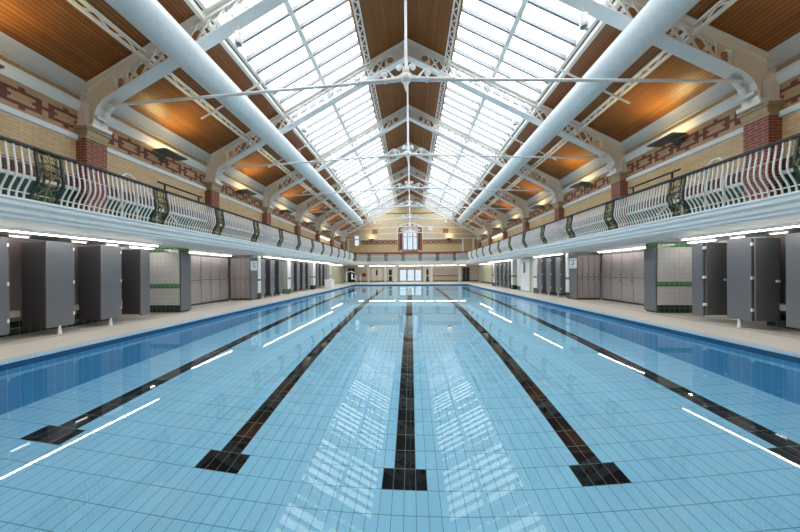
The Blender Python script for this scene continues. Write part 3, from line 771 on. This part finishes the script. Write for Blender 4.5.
def place_cub(s, y, lab):
    global first
    loc = (s*CX, y, 0) if s < 0 else (s*CX, y+.41, 0)
    rz = 0 if s < 0 else PI
    if first: cu.location = loc; cu.rotation_euler = (0, 0, rz); cu['label'] = lab; first = False
    else: dup(cus, lab, loc, rz)
for s in (-1, 1):
    for k in range(3): place_cub(s, YL[k], 'grey changing cubicle on the %s deck, %s from the camera before the white tiled wall' % (SIDE[s], ORD[k]))
zones = {-1: [(12.05, 3, 'just past the lockers'), (15.15, 4, 'between two white columns'), (19.45, 3, 'before the far opening')],
         1: [(12.5, 3, 'just past the lockers'), (18.88, 4, 'beyond the white door')]}
for s, zz in zones.items():
    for y0, n, where in zz:
        for k in range(n): place_cub(s, y0+k*.87, 'grey changing cubicle on the %s side %s, %s of its row' % (SIDE[s], where, ORD[k]))

def grey_post(s, x0, x1, y0, y1, z0, z1, lab, m=PANEL, name='grey_panel', cat='panel'):
    a, b = sorted((s*x0, s*x1)); o = MB().box(a-(s*x0+s*x1)/2, b-(s*x0+s*x1)/2, -(y1-y0)/2, (y1-y0)/2, 0, z1-z0).build(name, m, loc=((s*x0+s*x1)/2, (y0+y1)/2, z0))
    return tag(o, lab, cat)
for s in (-1, 1):
    sd = SIDE[s]
    def B(mb, x0, x1, y0, y1, z0, z1, mi): a, b = sorted((s*x0, s*x1)); mb.box(a, b, y0, y1, z0, z1, mi)
    grey_post(s, 7.50, 7.54, 6.56, 6.80, .12, 2.0, 'narrow grey end panel of the %s cubicle row' % sd)
    grey_post(s, 7.55, 8.96, 6.76, 6.79, .12, 2.0, 'dark side partition closing the near %s cubicle row' % sd, PANELI, 'side_partition', 'partition')
    # tiled pier block
    mb = MB(); y0 = 7.82
    B(mb, 7.62, 9.0, y0, 8.2, 0, .24, 2); B(mb, 7.62, 9.0, y0, 8.2, .24, .80, 0); B(mb, 7.62, 9.0, y0, 8.2, .80, .95, 1); B(mb, 7.62, 9.0, y0, 8.2, .95, 2.0, 0); B(mb, 7.62, 9.0, y0, 8.2, 2.0, 2.31, 1)
    o = mb.build('wall_tiled_'+sd, [WTX, GTX, DTX]); st(o, 'white tiled cross wall with green tile bands on the %s deck' % sd)
    grey_post(s, 7.56, 7.61, 7.83, 8.2, .05, 2.0, 'smooth grey panel on the %s tiled cross wall end' % sd)
    # lockers: back row and return row
    def locker(loc, rz, w, lab, grp, split=1.02):
        t = thing('locker', lab, 'locker', loc, rz, grp)
        MB().box(0, w, 0, .35, 0, 2.015).build('body', LOCKD, t)
        for z0, z1 in ((.08, split-.01), (split+.01, 2.0)):
            d = MB().box(.012, w-.012, -.02, 0, z0, z1).build('door', LOCK, t)
            MB().tube([(w-.05, -.045, (z0+.1 if z0 > .5 else z1-.1)), (w-.05, -.02, (z0+.1 if z0 > .5 else z1-.1))], .022, 8).build('lock', FIXT, d)
    for k in range(6):
        w = .51
        if s < 0: locker((-8.62, 8.25+k*w, 0), PI/2, w, 'tall mauve locker against the left wall, %s of six from the tiled wall' % ORD[k], 'wall lockers on the left')
        else: locker((8.62, 8.25+k*w+w, 0), -PI/2, w, 'tall mauve locker against the right wall, %s of six from the tiled wall' % ORD[k], 'wall lockers on the right')
    for k in range(4):
        w = .25
        x = (-8.60+k*w) if s < 0 else (7.6+k*w)
        locker((x, 11.44, 0), 0, w, 'tall mauve locker facing the camera in the %s return row, %s from the left' % (sd, ORD[k]), 'return row lockers on the %s' % sd)
    mb = MB(); B(mb, 7.57, 8.9, 11.42, 11.80, 2.02, 2.15, 0); B(mb, 8.55, 9.0, 8.2, 11.42, 2.03, 2.10, 0)  # dark strips imitate the shadow gap between lockers and gallery
    tag(mb.build('locker_gap_shade', PANELI), 'dark strip standing in for the shadow gap above the %s lockers' % sd, 'panel')
    grey_post(s, 7.50, 7.56, 11.30, 11.80, .05, 2.15, 'grey end panel of the %s lockers with a white sign' % sd)
    t = thing('notice_sign', 'white square notice on the %s grey locker end panel' % sd, 'sign', (s*7.495, 11.52, 1.42), 0)
    a, b = sorted((0, -s*.012)); MB().box(a, b, -.24, .24, 0, .46).build('board', SIGN, t)
    a, b = sorted((-s*.012, -s*.015))
    for i, (yy, zz, ww, hh) in enumerate(((0, .34, .13, .035), (.02, .27, .10, .02), (-.03, .16, .035, .09), (.07, .14, .05, .05), (0, .06, .14, .015))): MB().box(a, b, yy-ww, yy+ww, zz, zz+hh).build('marking', INK, t)
    # narrow white tiled columns
    def column(y0, y1, k, lab):
        mb = MB(); B(mb, 7.46, 7.80, y0, y1, .0, .30, 2); B(mb, 7.46, 7.8, y0, y1, .3, .9, 0); B(mb, 7.46, 7.8, y0, y1, .9, 1.0, 1); B(mb, 7.46, 7.8, y0, y1, 1.0, 2.15, 0)
        o = mb.build('column', [WTY, GTY, DTY]); st(o, lab, 'column'); o['group'] = 'narrow white tiled columns'
    cs = [(11.8, 12.02, 'next to the lockers'), (14.7, 15.1, 'first past the lockers')]
    cs += [(18.66, 19.1, 'second past the lockers'), (22.5, 23.0, 'last before the far opening')] if s < 0 else [(18.1, 18.4, 'before the far cubicles'), (22.05, 22.5, 'last before the green tiled room')]
    for k, (a0, a1, w_) in enumerate(cs): column(a0, a1, k, 'narrow white tiled column on the %s side, %s' % (sd, w_))
# right side door and wall
o = MB().box(7.50, 7.80, 15.15, 15.5, 0, 2.15).build('trim_7', mat('cream_post', (.62, .56, .46), .45)); st(o, 'cream post beside the white door on the right', 'post')
t = MB().box(-.03, .03, 0, 1.25, 0, 2.05).build('door_7', WHITE, loc=(7.48, 15.55, .03)); st(t, 'tall white door with dark vision panel on the right deck', 'door')
MB().box(-.04, -.03, .55, .85, 1.15, 1.85).build('vision_panel', mat('grey_glass', (.2, .2, .22), .1), t)
MB().tube([(-.03, 1.15, .95), (-.08, 1.15, .95), (-.08, 1.05, .95)], .012, 6).build('handle', CHROME, t)
o = MB().box(7.62, 7.8, 16.85, 17.75, .25, 2.15).box(7.64, 7.8, 16.85, 17.75, 0, .25, 1).build('wall_white', [WTY, DTY]); st(o, 'white tiled wall beyond the white door')
o = MB().box(8.4, 8.5, 17.75, 18.1, 0, 2.15).build('wall_gap_shade', DARK); st(o, 'black slab standing in for the shaded gap beyond the white wall')  # solid near-black slab, the shade of the gap is its colour
o = MB().box(8.5, 8.6, 23.0, 29.6, .15, 2.1).build('wall_green', CTX); st(o, 'cream and green tiled wall at the far right')  # the green tint is in the tile colour
o = MB().box(8.48, 8.6, 23.0, 29.6, 0, .15).build('baseboard_right', DARK); st(o, 'dark skirting under the green wall', 'skirting')
o = MB().box(-8.6, -8.5, 23.2, 29.6, 0, 2.1).build('wall_cream', CTX); st(o, 'cream tiled wall at the far left beneath the gallery')
for s in (-1, 1):
    tag(MB().box(-.3, .3, -.03, .03, 0, 2.1).build('post', DARK, loc=(s*7.9, 23.1, 0)), 'dark end partition before the far %s opening' % SIDE[s], 'partition').name = 'end_partition'

# LED tubes
def led(x, y0, y1, z, lab, along='y', m=LEDW, w=.02):
    L = y1-y0
    if along == 'y': t = thing('light_strip', lab, 'light strip', (x, (y0+y1)/2, z), 0, 'light strips under the gallery')
    else: t = thing('light_strip', lab, 'light strip', ((y0+y1)/2, x, z), PI/2, 'light strips under the gallery')
    MB().box(-w, w, -L/2, L/2, 0, .04).build('housing', WPLAS, t)
    MB().box(-w*.8, w*.8, -L/2+.03, L/2-.03, -.02, 0).build('diffuser', m, t)
for s in (-1, 1):
    sd = SIDE[s]
    led(s*7.28, -1, 6.85, 2.11, 'long white light strip above the near %s cubicles' % sd)
    led(s*8.35, 8.4, 11.2, 2.11, 'white light strip above the %s wall lockers' % sd)
    led(s*7.28, 11.95, 14.7 if s > 0 else 22.6, 2.11, 'white light strip above the %s cubicles past the lockers' % sd)
    if s > 0: led(s*7.28, 18.0, 23.0, 2.11, 'white light strip above the cubicles beyond the white door')
    led(s*8.3, 6.95, 7.65, 2.11, 'short light strip added over the passage to brighten the %s tiled cross wall' % sd, w=.03)  # unseen source, added so the tiled wall comes out brighter
    for i, y in enumerate([3.75, 4.68, 5.62, 6.3]):
        led(s*8.2, y, y+.3, 2.11, 'short light strip inside the %s cubicle of the %s row' % (ORD[i], sd), m=LEDC, w=.02)
for x0, x1, lab in ((-6.6, -5.9, 'short white light strip at the left end of the far gallery soffit'), (-5.2, -3.1, 'white light strip under far gallery, left of the doors'), (-2.9, -1.9, 'short white light strip just left of the triple door'), (-1.4, 1.7, 'white light strip right above the triple door'), (1.9, 2.9, 'short white light strip just right of the triple door'),
                    (3.2, 5.9, 'long white light strip under far gallery, right of the doors'), (6.2, 6.9, 'short white light strip at the right end of the far gallery soffit')):
    led(30.95, x0, x1, 2.10, lab, 'x', w=.04)

# far end wall lights, vents, tube lights
for s in (-1, 1):
    sd = SIDE[s]
    t = thing('wall_uplight', 'round dark wall uplight with warm glow on the far wall, %s of the arch' % sd, 'uplight', (s*5.2, WY1-.22, 5.72), 0, 'round wall uplights')
    MB().tube([(0, 0, -.25), (0, 0, -.1), (0, 0, .05)], [.12, .28, .34], 18).build('bowl', FIXT, t)
    MB().tube([(0, 0, .05), (0, 0, .07)], .28, 18).build('lens', LEDWARM, t)
    l = bpy.data.lights.new('wall_lamp', 'AREA'); l.size = .4; l.energy = 9; l.color = (1, .72, .3)
    o = bpy.data.objects.new('wall_lamp', l); COL.objects.link(o); o.location = (s*5.2, WY1-.3, 5.85); o.rotation_euler = (PI-.25, 0, 0)
    t = thing('wall_vent', 'square wooden louvre vent on the gable, %s of the arched window' % sd, 'vent', (s*4.75, WY1-.05, 6.45), 0, 'gable vents')
    MB().box(-.36, .36, 0, .05, 0, .62).build('frame', WOODR, t)
    mb = MB(); [mb.box(-.3, .3, -.02, 0, .05+i*.11, .12+i*.11) for i in range(5)]; mb.build('slat', WOODR, t)
    t = thing('tube_light', 'white tube light fixed high on the %s wall near the far end' % sd, 'tube light', (s*8.85, 25.3, 4.85), 0, 'wall tube lights')
    MB().box(-.05, .05, -1.4, 1.4, .05, .13).build('housing', WPLAS, t); MB().box(-.04, .04, -1.35, 1.35, -.02, .05).build('diffuser', TUBEW, t)
t = thing('wall_clock', 'white square clock board right of the arched window', 'clock', (2.75, WY1-.05, 6.85))
MB().box(-.27, .27, 0, .05, 0, .54).build('face', WPLAS, t)

# pool side equipment
led(8.0, 23.6, 28.5, 2.11, 'white light strip added to brighten the green tiled wall at far right')  # added strip, lifts the brightness of the far right wall
led(-8.0, 23.6, 28.5, 2.11, 'white light strip added to brighten the cream tiled wall at far left')  # likewise added, brightens the far left wall
t = thing('cubicle_door', 'grey cubicle door standing open beside the right end panel', 'door', (7.54, 6.53, .18))
MB().box(0, .48, -.015, .012, 0, 1.8).build('leaf', PANEL, t)
for z in (.25, .94, 1.68): MB().box(-.05, .0, -.02, .03, z-.035, z+.035).build('hinge', WPLAS, t)
MB().tube([(.43, -.015, .87), (.43, -.05, .87)], .03, 10).build('latch', WPLAS, t)
t = thing('pool_ladder', 'chrome pool ladder at the far left corner of the pool', 'ladder', (-5.6, PY1, 0))
for x in (-.25, .25): MB().tube([(x, .35, 0), (x, .35, .75), (x, .22, .9), (x, .02, .85), (x, -.06, .6), (x, -.06, -1.0)], .022).build('rail', CHROME, t)
for z in (-.3, -.6, -.9): MB().box(-.25, .25, -.10, -.03, z, z+.03).build('step', CHROME, t)
t = thing('pool_hoist', 'white pool access hoist chair standing at the far left deck', 'hoist', (-6.7, 25.6, 0))
MB().box(-.3, .3, -.3, .3, 0, .08).build('base', WPLAS, t, bevel=.01)
MB().tube([(0, 0, .08), (0, 0, 1.35)], .05).build('mast', WPLAS, t)
MB().tube([(0, 0, 1.3), (.5, 0, 1.4), (.85, 0, 1.25)], .035).build('arm', WPLAS, t)
MB().box(.55, 1.0, -.22, .22, .55, .62).box(.55, .60, -.22, .22, .62, 1.15).build('seat', WPLAS, t, bevel=.02)
MB().tube([(.85, 0, 1.25), (.78, 0, .62)], .02).build('hanger', CHROME, t)
t = thing('storage_box', 'white plastic storage box on the left deck near the last column', 'box', (-6.75, 20.3, 0))
MB().prism([(-.32, 0), (.32, 0), (.28, .62), (-.28, .62)], 'y', -.35, .35).build('body', WPLAS, t, bevel=.02)
MB().box(-.32, .32, -.38, .38, .62, .70).build('lid', WPLAS, t, bevel=.02)

# ------------------------------------------------------------------ sky and camera
w = bpy.data.worlds.new('overcast'); S.world = w; w.use_nodes = True
bg = w.node_tree.nodes['Background']; bg.inputs[0].default_value = (.93, .97, 1.0, 1); bg.inputs[1].default_value = 6.8
for s in (-1, 1):
    l = bpy.data.lights.new('skylight_portal', 'AREA'); l.shape = 'RECTANGLE'; l.size = 3.66/math.cos(math.atan(.54)); l.size_y = WY1-.9
    l.cycles.is_portal = True
    o = bpy.data.objects.new('skylight_portal', l); COL.objects.link(o)
    xm = 3.61; o.location = (s*xm, (.3+WY1-.12)/2, RZ(xm)+.3); o.rotation_euler = (0, s*math.atan(.54), 0)

cam = bpy.data.cameras.new('camera'); co = bpy.data.objects.new('camera', cam); COL.objects.link(co); S.camera = co
cam.sensor_fit = 'HORIZONTAL'; cam.sensor_width = 36; cam.lens = 245/800*36
cam.clip_start = .05; cam.clip_end = 200
cam.shift_y = 6/800
psi, rol = .045, .0065
co.matrix_world = Matrix.Translation((.1, 0, 1.3)) @ Matrix.Rotation(psi, 4, 'Z') @ Matrix.Rotation(PI/2, 4, 'X') @ Matrix.Rotation(-rol, 4, 'Z')

S.view_settings.view_transform = 'Standard'; S.view_settings.look = 'None'; S.view_settings.gamma = 1; S.view_settings.exposure = 0
S.view_settings.use_curve_mapping = False
S.cycles.max_bounces = 10; S.cycles.diffuse_bounces = 5; S.cycles.transmission_bounces = 8; S.cycles.transparent_max_bounces = 12
S.cycles.caustics_refractive = True; S.cycles.caustics_reflective = True
S.cycles.blur_glossy = .5; S.cycles.sample_clamp_indirect = 6
S.cycles.use_denoising = True
